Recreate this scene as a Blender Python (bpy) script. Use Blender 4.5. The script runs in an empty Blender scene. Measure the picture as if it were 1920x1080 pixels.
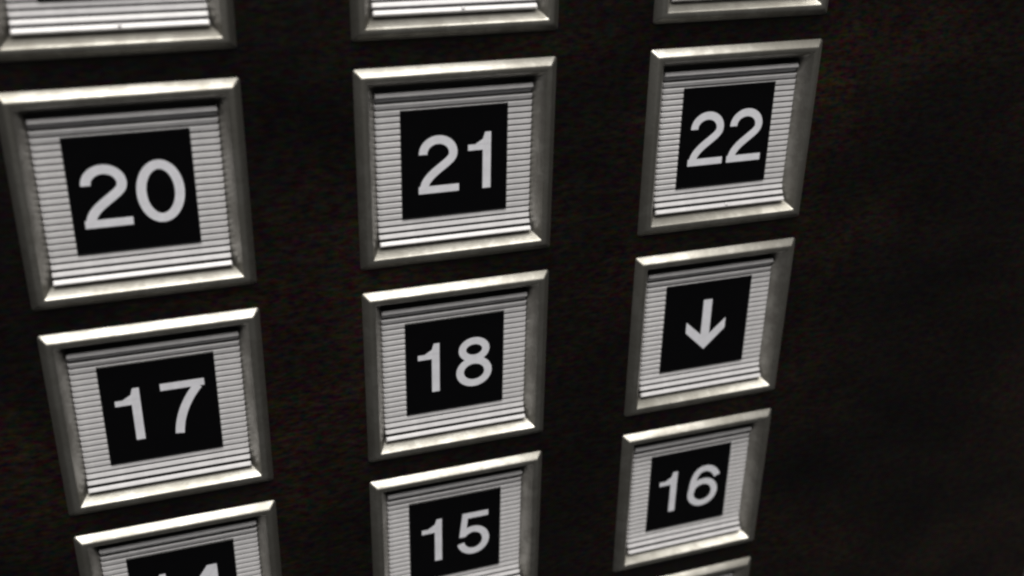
import bpy, bmesh, math, random
from mathutils import Matrix, Vector, Euler

random.seed(4)
scene = bpy.context.scene
COL = scene.collection
U = 0.016                      # metres per design unit (half the width of a button frame)
HEIGHT = 1.25                  # height of the button "20/21/22" row above the lift floor

# ---------------------------------------------------------------- camera
# design axes: x right, y up, z out of the panel  ->  world: (x, -z, y)
def W(x, y, z):
    return Vector((x * U, -z * U, y * U + HEIGHT))
TO_WORLD = Matrix.Rotation(math.radians(90), 4, 'X')
cam_data = bpy.data.cameras.new('camera')
cam = bpy.data.objects.new('camera', cam_data)
COL.objects.link(cam)
rot = Euler((-0.4468, -0.3452, 0.0215), 'XYZ').to_matrix().to_4x4()
cam.matrix_world = Matrix.Translation(W(-3.2826, 3.791, 10.5685)) @ TO_WORLD @ rot
cam_data.sensor_width = 36.0
cam_data.lens = 2096.0 / 1920.0 * 36.0
cam_data.clip_start = 0.005
cam_data.clip_end = 20.0
cam_data.dof.use_dof = True
cam_data.dof.focus_distance = 0.198
cam_data.dof.aperture_fstop = 15.0
scene.camera = cam

# ---------------------------------------------------------------- world and lamps (lift interior, no daylight)
world = bpy.data.worlds.new('World')
scene.world = world
world.use_nodes = True
bg = world.node_tree.nodes['Background']
bg.inputs[0].default_value = (1.0, 0.99, 0.96, 1)
bg.inputs[1].default_value = 0.054

def area_lamp(name, loc, target, sx, sy, power, color):
    d = bpy.data.lights.new(name, 'AREA')
    d.shape = 'RECTANGLE'
    d.size = sx; d.size_y = sy
    d.energy = power; d.color = color
    o = bpy.data.objects.new(name, d)
    COL.objects.link(o)
    o.location = loc
    o.rotation_euler = (Vector(target) - Vector(loc)).to_track_quat('-Z', 'Y').to_euler()
    return o
area_lamp('ceiling_lamp', (-0.06, -0.62, HEIGHT + 1.20), (-0.02, 0, HEIGHT), 1.25, 0.76, 31.5, (1.0, 0.965, 0.90))

scene.view_settings.view_transform = 'Standard'
scene.view_settings.look = 'None'
scene.view_settings.exposure = 0.0
scene.view_settings.gamma = 1.0
scene.view_settings.use_curve_mapping = False
scene.render.engine = 'CYCLES'
scene.cycles.filter_width = 2.5

# ---------------------------------------------------------------- materials
def new_mat(name):
    m = bpy.data.materials.new(name)
    m.use_nodes = True
    nt = m.node_tree
    return m, nt, nt.nodes['Principled BSDF']

def coords(nt, scale):
    tc = nt.nodes.new('ShaderNodeTexCoord')
    mp = nt.nodes.new('ShaderNodeMapping')
    mp.inputs['Scale'].default_value = scale
    nt.links.new(tc.outputs['Object'], mp.inputs[0])
    return mp.outputs[0]

def shifted(nt, vec):                             # every copy gets its own piece of the pattern
    oi = nt.nodes.new('ShaderNodeObjectInfo')
    ml = nt.nodes.new('ShaderNodeMath'); ml.operation = 'MULTIPLY'; ml.inputs[1].default_value = 37.0
    nt.links.new(oi.outputs['Random'], ml.inputs[0])
    ad = nt.nodes.new('ShaderNodeVectorMath'); ad.operation = 'ADD'
    nt.links.new(vec, ad.inputs[0]); nt.links.new(ml.outputs[0], ad.inputs[1])
    return ad.outputs[0]

def noise(nt, vec, scale, detail=4.0, rough=0.6):
    n = nt.nodes.new('ShaderNodeTexNoise')
    n.inputs['Scale'].default_value = scale
    n.inputs['Detail'].default_value = detail
    n.inputs['Roughness'].default_value = rough
    nt.links.new(vec, n.inputs['Vector'])
    return n

def ramp(nt, fac, stops):
    r = nt.nodes.new('ShaderNodeValToRGB')
    e = r.color_ramp.elements
    while len(e) < len(stops):
        e.new(0.5)
    for el, (p, c) in zip(e, stops):
        el.position = p; el.color = (*c, 1)
    nt.links.new(fac, r.inputs[0])
    return r.outputs[0]

def maprange(nt, fac, a, b, lo=0.3, hi=0.7):
    r = nt.nodes.new('ShaderNodeMapRange')
    r.inputs[1].default_value = lo; r.inputs[2].default_value = hi
    r.inputs[3].default_value = a; r.inputs[4].default_value = b
    nt.links.new(fac, r.inputs[0])
    return r.outputs[0]

def bump(nt, height, strength, dist, bsdf):
    b = nt.nodes.new('ShaderNodeBump')
    b.inputs['Strength'].default_value = strength
    b.inputs['Distance'].default_value = dist
    nt.links.new(height, b.inputs['Height'])
    nt.links.new(b.outputs[0], bsdf.inputs['Normal'])

def mat_panel():
    m, nt, b = new_mat('dark_laminate')
    n = noise(nt, coords(nt, (110, 110, 620)), 1.0, 5, 0.7)                    # faint fibres lying sideways
    blot = noise(nt, coords(nt, (24, 24, 34)), 1.0, 3, 0.5)                    # cloudy stain of the lacquer
    mix = nt.nodes.new('ShaderNodeMath'); mix.operation = 'MULTIPLY_ADD'
    nt.links.new(n.outputs[0], mix.inputs[0]); mix.inputs[1].default_value = 0.42
    nt.links.new(blot.outputs[0], mix.inputs[2])
    c = ramp(nt, mix.outputs[0], [(0.50, (0.0014, 0.0013, 0.0015)), (0.70, (0.0034, 0.0028, 0.0025)),
                                  (0.84, (0.0066, 0.0048, 0.0037)), (0.98, (0.0120, 0.0086, 0.0062))])
    # fine flecks of red, green and blue, imitating camera sensor noise
    fl = noise(nt, coords(nt, (520, 520, 1250)), 1.0, 3, 0.7)
    vm = nt.nodes.new('ShaderNodeVectorMath'); vm.operation = 'MULTIPLY_ADD'
    nt.links.new(fl.outputs['Color'], vm.inputs[0])
    vm.inputs[1].default_value = (9.0, 8.0, 8.0); vm.inputs[2].default_value = (-3.2, -2.95, -3.0)
    mx = nt.nodes.new('ShaderNodeVectorMath'); mx.operation = 'MAXIMUM'
    nt.links.new(vm.outputs[0], mx.inputs[0]); mx.inputs[1].default_value = (0.05, 0.05, 0.05)
    ml = nt.nodes.new('ShaderNodeVectorMath'); ml.operation = 'MULTIPLY'
    nt.links.new(c, ml.inputs[0]); nt.links.new(mx.outputs[0], ml.inputs[1])
    nt.links.new(ml.outputs[0], b.inputs['Base Color'])
    sm = noise(nt, coords(nt, (38, 38, 55)), 1.0, 5, 0.62)                     # wiped finger grease
    nt.links.new(maprange(nt, sm.outputs[0], 0.24, 0.42), b.inputs['Roughness'])
    b.inputs['Specular IOR Level'].default_value = 0.34
    bump(nt, n.outputs[0], 0.12, 0.00008, b)
    return m

def mat_metal():
    m, nt, b = new_mat('satin_metal')
    b.inputs['Metallic'].default_value = 1.0
    n = noise(nt, shifted(nt, coords(nt, (330, 330, 330))), 1.0, 6, 0.7)       # handling wear
    g = noise(nt, shifted(nt, coords(nt, (110, 110, 110))), 1.0, 3, 0.55)      # broad dull patches
    s = nt.nodes.new('ShaderNodeMath'); s.operation = 'MULTIPLY_ADD'
    nt.links.new(g.outputs[0], s.inputs[0]); s.inputs[1].default_value = 0.8
    nt.links.new(n.outputs[0], s.inputs[2])
    c = ramp(nt, s.outputs[0], [(0.62, (0.27, 0.260, 0.236)), (0.90, (0.365, 0.355, 0.326)), (1.0, (0.45, 0.44, 0.41))])
    nt.links.new(c, b.inputs['Base Color'])
    nt.links.new(maprange(nt, s.outputs[0], 0.49, 0.40, 0.65, 1.15), b.inputs['Roughness'])
    n2 = noise(nt, shifted(nt, coords(nt, (2200, 2200, 2200))), 1.0, 3, 0.6)
    bump(nt, n2.outputs[0], 0.35, 0.00005, b)
    return m

def mat_rib():
    m, nt, b = new_mat('ribbed_acrylic')
    v = coords(nt, (300, 300, 300))
    n = noise(nt, v, 1.0, 5, 0.65)
    c = ramp(nt, n.outputs[0], [(0.3, (0.50, 0.495, 0.52)), (0.7, (0.62, 0.615, 0.64))])
    nt.links.new(c, b.inputs['Base Color'])
    b.inputs['Roughness'].default_value = 0.25
    b.inputs['Specular IOR Level'].default_value = 0.6
    return m

def mat_plain(name, col, rough, spec=0.5):
    m, nt, b = new_mat(name)
    v = coords(nt, (500, 500, 500))
    n = noise(nt, v, 1.0, 4, 0.6)
    d = [x * 0.86 for x in col]
    nt.links.new(ramp(nt, n.outputs[0], [(0.3, d), (0.7, col)]), b.inputs['Base Color'])
    b.inputs['Roughness'].default_value = rough
    b.inputs['Specular IOR Level'].default_value = spec
    return m

M_PANEL = mat_panel()
M_METAL = mat_metal()
M_RIB = mat_rib()
M_CAP = mat_plain('groove_grey', (0.03, 0.03, 0.03), 0.5)
M_LABEL = mat_plain('black_film', (0.0020, 0.0020, 0.0026), 0.25, 0.18)
M_PRINT = mat_plain('white_print', (0.72, 0.73, 0.80), 0.5, 0.3)

# ---------------------------------------------------------------- dimensions, design units
PX, PY = 3.2052, 2.4039
A, B, C = 1.064, 0.993, 0.940          # frame: outer foot, front outer edge, front inner edge
H = 0.072                            # height of the frame front over the panel
ZR = -0.078                          # rib face
CAPX, CAP_T, CAP_B = 0.842, 0.805, -0.838
NR = 25
PITCH = (CAP_T - CAP_B) / NR
LW, LH, LX, LY, LZ = 0.5775, 0.5841, -0.008, 0.014, -0.062

# button positions: (column, row) -> print
BUTTONS = {(0, -1): '', (1, -1): '', (2, -1): '',
           (0, 0): '20', (1, 0): '21', (2, 0): '22',
           (0, 1): '17', (1, 1): '18', (2, 1): 'v',
           (0, 2): '14', (1, 2): '15', (2, 2): '16',
           (2, 3): ''}
def centre(c, r):
    return (c - 1) * PX, -r * PY

# ---------------------------------------------------------------- mesh helpers
def D(x, y, z):                       # design -> local metres (no height offset)
    return (x * U, -z * U, y * U)

def link(name, verts, faces, mat, parent=None, smooth=False):
    me = bpy.data.meshes.new(name)
    me.from_pydata([D(*v) for v in verts], [], faces)
    bm = bmesh.new(); bm.from_mesh(me)
    bmesh.ops.recalc_face_normals(bm, faces=bm.faces)
    bm.to_mesh(me); bm.free()
    me.materials.append(mat)
    if smooth:
        for p in me.polygons:
            p.use_smooth = True
        me.set_sharp_from_angle(angle=math.radians(38))
    o = bpy.data.objects.new(name, me)
    COL.objects.link(o)
    o.parent = parent
    return o

def fix_up(o):                        # make sheets face out of the panel (-Y)
    bm = bmesh.new(); bm.from_mesh(o.data)
    bm.normal_update()
    for f in bm.faces:
        if f.normal.y > 0:
            f.normal_flip()
    bm.to_mesh(o.data); bm.free()

# ---------------------------------------------------------------- the panel, with an opening behind every button
def make_panel():
    x0, x1, y0, y1, back = -7.5, 9.5, -9.5, 6.0, -0.9
    hole = 0.95
    xs, ys = {x0, x1}, {y0, y1}
    for c in range(3):
        xs |= {(c - 1) * PX - hole, (c - 1) * PX + hole}
    for r in range(-1, 4):
        ys |= {-r * PY - hole, -r * PY + hole}
    xs, ys = sorted(xs), sorted(ys)
    holes = [centre(*k) for k in BUTTONS]
    bm = bmesh.new()
    front = {}
    def solid(i, j):
        if not (0 <= i < len(xs) - 1 and 0 <= j < len(ys) - 1):
            return False
        mx, my = (xs[i] + xs[i + 1]) / 2, (ys[j] + ys[j + 1]) / 2
        return not any(abs(mx - a) < hole and abs(my - b) < hole for a, b in holes)
    vv = {}
    def V(i, j, z):
        if (i, j, z) not in vv:
            vv[i, j, z] = bm.verts.new(D(xs[i], ys[j], z))
        return vv[i, j, z]
    for i in range(len(xs) - 1):
        for j in range(len(ys) - 1):
            if not solid(i, j):
                continue
            for z in (0, back):
                bm.faces.new((V(i, j, z), V(i + 1, j, z), V(i + 1, j + 1, z), V(i, j + 1, z)))
            for (di, dj, p, q) in ((-1, 0, (i, j), (i, j + 1)), (1, 0, (i + 1, j), (i + 1, j + 1)),
                                   (0, -1, (i, j), (i + 1, j)), (0, 1, (i, j + 1), (i + 1, j + 1))):
                if not solid(i + di, j + dj):
                    bm.faces.new((V(*p, 0), V(*q, 0), V(*q, back), V(*p, back)))
    bmesh.ops.recalc_face_normals(bm, faces=bm.faces)
    me = bpy.data.meshes.new('wall_panel')
    bm.to_mesh(me); bm.free()
    me.materials.append(M_PANEL)
    o = bpy.data.objects.new('wall_panel', me)
    COL.objects.link(o)
    o.location = (0, 0, HEIGHT)
    o['kind'] = 'structure'
    o['label'] = 'dark brown black lift wall panel carrying the buttons'
    return o
make_panel()

# ---------------------------------------------------------------- button frame: one turned profile run round a square
def ring(half, z, r, n=3):
    pts = []
    for (sx, sy, a0) in ((1, 1, 0), (-1, 1, 90), (-1, -1, 180), (1, -1, 270)):
        cx, cy = sx * (half - r), sy * (half - r)
        for k in range(n + 1):
            a = math.radians(a0 + 90 * k / n)
            pts.append((cx + r * math.cos(a), cy + r * math.sin(a), z))
    return pts

def frame_mesh():
    e = 0.010
    prof = [(A + 0.004, -0.004, .03), (A, 0.010, .03), (B + 0.012, H - 0.013, .022), (B + 0.004, H - 0.003, .02),
            (B - 0.010, H, .018), (C + 0.008, H, .014), (C, H - 0.004, .014), (C - 0.006, H - 0.013, .014),
            (0.846, ZR - 0.010, .02), (0.844, ZR - 0.30, .02)]
    verts, faces = [], []
    n = 16
    for half, z, r in prof:
        verts += ring(half, z, r)
    for i in range(len(prof) - 1):
        for k in range(n):
            k2 = (k + 1) % n
            faces.append((i * n + k, i * n + k2, (i + 1) * n + k2, (i + 1) * n + k))
    return verts, faces

def rib_mesh():
    hw, g = PITCH / 2, 0.0092
    prof = [(-hw + g, -0.045), (-hw + g, -0.004), (-hw + g + 0.0035, 0.0), (-0.010, 0.0004), (0.010, 0.0004),
            (hw - g - 0.0035, 0.0), (hw - g, -0.004), (hw - g, -0.045)]
    verts, faces = [], []
    n = len(prof)
    xs = [(-CAPX, 0.012), (-CAPX + 0.012, 0.0), (CAPX - 0.012, 0.0), (CAPX, 0.012)]
    for x, drop in xs:
        for y, z in prof:
            verts.append((x, y, z - drop if z > -0.03 else z))
    for i in range(3):
        for k in range(n):
            k2 = (k + 1) % n
            faces.append((i * n + k, i * n + k2, (i + 1) * n + k2, (i + 1) * n + k))
    faces.append(tuple(range(n))); faces.append(tuple(range(3 * n, 4 * n)))
    return verts, faces

def box(x0, x1, y0, y1, z0, z1, ch=0.0):
    v = []
    for z, i in ((z0, 0), (z1 - ch, 0), (z1, ch)):
        v += [(x0 + i, y0 + i, z), (x1 - i, y0 + i, z), (x1 - i, y1 - i, z), (x0 + i, y1 - i, z)]
    f = [(0, 1, 2, 3), (8, 9, 10, 11)]
    for b in (0, 4):
        for k in range(4):
            f.append((b + k, b + (k + 1) % 4, b + 4 + (k + 1) % 4, b + 4 + k))
    return v, f

# ---------------------------------------------------------------- printed figures, in label units (width 1, v up from the label's foot)
SW = 0.078
def arc(cx, cy, rx, ry, a0, a1, n=18):
    return [(cx + rx * math.cos(math.radians(a0 + (a1 - a0) * k / n)), cy + ry * math.sin(math.radians(a0 + (a1 - a0) * k / n)))
            for k in range(n + 1)]

def bez(p0, p1, p2, p3, n=14):
    out = []
    for k in range(n + 1):
        t = k / n; s = 1 - t
        out.append(tuple(s**3 * a + 3 * s * s * t * b + 3 * s * t * t * c + t**3 * d for a, b, c, d in zip(p0, p1, p2, p3)))
    return out

def ribbon(path, w=SW, closed=False):
    n = len(path)
    quads, L, Rr = [], [], []
    for i, p in enumerate(path):
        if closed:
            a, b = path[(i - 1) % n], path[(i + 1) % n]
        else:
            a, b = path[max(i - 1, 0)], path[min(i + 1, n - 1)]
        dx, dy = b[0] - a[0], b[1] - a[1]
        l = math.hypot(dx, dy) or 1
        L.append((p[0] - dy / l * w / 2, p[1] + dx / l * w / 2))
        Rr.append((p[0] + dy / l * w / 2, p[1] - dx / l * w / 2))
    m = n if closed else n - 1
    return [[L[i], L[(i + 1) % n], Rr[(i + 1) % n], Rr[i]] for i in range(m)]

def glyph(ch):                       # list of layers; a layer is a list of polygons that do not overlap
    h = SW / 2
    T = 0.530                        # cap height
    if ch == '0':
        return [ribbon(arc(0.192, T / 2, 0.192 - h, T / 2 + 0.006 - h, 0, 360, 40)[:-1], SW, True)]
    if ch == '1':
        return [[[(0.152, 0), (0.229, 0), (0.229, T), (0.152, T - 0.10)], ],
                [[(0.012, 0.366), (0.155, 0.366), (0.155, 0.421), (0.012, 0.421)]],
                [[(0.075, 0.420), (0.229, 0.420), (0.229, T), (0.172, T), (0.152, 0.466)]]]
    if ch == '2':
        top = arc(0.192, 0.372, 0.140, T - h - 0.372 + 0.004, 183, -8, 24)
        down = bez(top[-1], (0.326, 0.270), (0.060, 0.190), (0.056, 0.040), 16)
        return [ribbon(top + down[1:]), [[(0.006, 0), (0.385, 0), (0.385, 0.069), (0.006, 0.069)]]]
    if ch == '4':
        return [[[(0.225, 0), (0.320, 0), (0.320, T), (0.225, T)]],
                [[(0.0, 0.115), (0.385, 0.115), (0.385, 0.200), (0.0, 0.200)]],
                [[(0.0, 0.200), (0.100, 0.200), (0.320, T), (0.225, T)]]]
    if ch == '5':
        bowl = arc(0.190, 0.175, 0.140, 0.175 - h + 0.005, 146, -170, 30)
        return [ribbon(bowl), [[(0.070, T - 0.069), (0.355, T - 0.069), (0.355, T), (0.070, T)]],
                [[(0.034, 0.232), (0.105, 0.232), (0.130, T - 0.06), (0.070, T)]]]
    if ch == '6':
        low = arc(0.190, 0.180, 0.190 - h, 0.180 - h + 0.005, 0, 360, 32)[:-1]
        back = arc(0.205, 0.300, 0.205 - h, T - h - 0.300 + 0.006, 22, 100, 10) + \
            bez((0.178, T - h + 0.004), (0.060, T - h - 0.01), (0.048, 0.300), (0.048, 0.190), 12)[1:]
        return [ribbon(low, SW, True), ribbon(back)]
    if ch == '7':
        return [[[(0.0, T - 0.070), (0.385, T - 0.070), (0.385, T), (0.0, T)]],
                ribbon(bez((0.330, T - 0.06), (0.230, 0.360), (0.140, 0.200), (0.125, 0.0), 12), 0.079)]
    if ch == '8':
        up = arc(0.185, 0.402, 0.160 - h, T - 0.402 - h + 0.006, 0, 360, 30)[:-1]
        low = arc(0.185, 0.158, 0.184 - h, 0.158 - h + 0.006, 0, 360, 30)[:-1]
        return [ribbon(up, SW * .97, True), ribbon(low, SW, True)]
    if ch == 'v':
        return [[[(-0.051, 0.06), (0.051, 0.06), (0.051, 0.580), (-0.051, 0.580)]],
                [[(0, 0.0), (0.232, 0.220), (0.232, 0.342), (0, 0.132)]],
                [[(0, 0.0), (0, 0.132), (-0.232, 0.342), (-0.232, 0.220)]]]

GLYPH_ME = {}
def glyph_object(ch, parent, u, v):
    if ch not in GLYPH_ME:
        verts, faces = [], []
        for li, layer in enumerate(glyph(ch)):
            for poly in layer:
                i0 = len(verts)
                verts += [(x * 2 * LW, y * 2 * LH, 0.0016 + li * 0.0010) for x, y in poly]
                faces.append(tuple(range(i0, len(verts))))
        o = link('arrow' if ch == 'v' else 'digit', verts, faces, M_PRINT, parent)
        fix_up(o)
        GLYPH_ME[ch] = o.data
    else:
        o = bpy.data.objects.new('digit', GLYPH_ME[ch])
        COL.objects.link(o)
        o.parent = parent
    o.location = D(LX - LW + u * 2 * LW, LY - LH + v * 2 * LH, LZ)
    return o

# ---------------------------------------------------------------- one button, then copies
fv, ff = frame_mesh()
rv, rf = rib_mesh()
proto = {}
def build_button(name_root):
    if not proto:
        f = link('frame', fv, ff, M_METAL, name_root, True)
        cap = link('button_cap', *box(-CAPX + .008, CAPX - .008, CAP_B + .008, CAP_T - .008, ZR - 0.30, ZR - 0.016), M_CAP, name_root)
        lab = link('label_plate', *box(LX - LW, LX + LW, LY - LH, LY + LH, ZR - 0.03, LZ, 0.006), M_LABEL, name_root)
        rib = link('rib', rv, rf, M_RIB, cap, True)
        proto.update(frame=f, cap=cap, lab=lab, rib=rib)
        first = True
    else:
        f = proto['frame'].copy(); cap = proto['cap'].copy(); lab = proto['lab'].copy()
        for o in (f, cap, lab):
            COL.objects.link(o); o.parent = name_root
        first = False
    for k in range(NR):                                   # from the foot of the cap upward
        if first and k == 0:
            r = proto['rib']
        else:
            r = proto['rib'].copy(); COL.objects.link(r)
        r.parent = cap
        tilt = {0: 38, 1: 30, 2: 19, 3: 8, NR - 1: 24, NR - 2: -26, NR - 3: -18, NR - 4: -6}.get(k, 0)
        dz = {0: 0.068, 1: 0.030, 2: 0.008, NR - 1: 0.024, NR - 2: -0.012, NR - 3: -0.004}.get(k, 0)
        jit = random.uniform(-0.6, 0.6)
        r.location = D(0, CAP_B + PITCH * (k + .5), ZR + dz)
        r.rotation_euler = (math.radians(-(tilt + jit)), 0, 0)
    return lab

NUB = (0, -1), (1, -1), (2, 0)             # caps whose foot still carries the stub of the moulding gate
WORDS = {'14': 'fourteen', '15': 'fifteen', '16': 'sixteen', '17': 'seventeen', '18': 'eighteen', '20': 'twenty',
         '21': 'twenty-one', '22': 'twenty-two'}
STARTS = {'20': (.088, .525), '21': (.150, .610), '22': (.095, .525), '17': (.100, .508), '18': (.108, .507),
          '14': (.105, .500), '15': (.118, .505), '16': (.110, .492)}
for (c, r), txt in BUTTONS.items():
    x, y = centre(c, r)
    root = bpy.data.objects.new('lift_button', None)
    root.empty_display_size = 0.01
    COL.objects.link(root)
    root.location = W(x, y, 0)
    lab = build_button(root)
    if txt == 'v':
        glyph_object('v', lab, .497, .215)
        root['label'] = 'square silver framed ribbed lift button with a white down arrow on black'
    elif txt:
        for ch, u in zip(txt, STARTS[txt]):
            glyph_object(ch, lab, u, .222)
        root['label'] = 'square silver framed ribbed lift button with white number %s on black' % WORDS[txt]
    elif r == -1:
        root['label'] = 'square silver framed ribbed lift button directly above the one numbered %s' % WORDS[str(20 + c)]
    else:
        root['label'] = 'square silver framed ribbed lift button directly below the one numbered sixteen'
    if (c, r) in NUB:
        cap = [o for o in root.children if o.name.startswith('button_cap')][0]
        pts = ring(0.020, 0.0, 0.012) + ring(0.017, 0.014, 0.010) + ring(0.009, 0.020, 0.006)
        nf = [(b + k, b + (k + 1) % 16, b + 16 + (k + 1) % 16, b + 16 + k) for b in (0, 16) for k in range(16)]
        nub = link('moulding_nub', pts, nf + [tuple(range(32, 48))], M_RIB, cap, True)
        nub.location = D(0.06, CAP_B + PITCH * .5, ZR + 0.064)
        nub.rotation_euler = (math.radians(-38), 0, 0)
    root['category'] = 'lift button'
    root['group'] = 'framed buttons in rows on the dark panel'
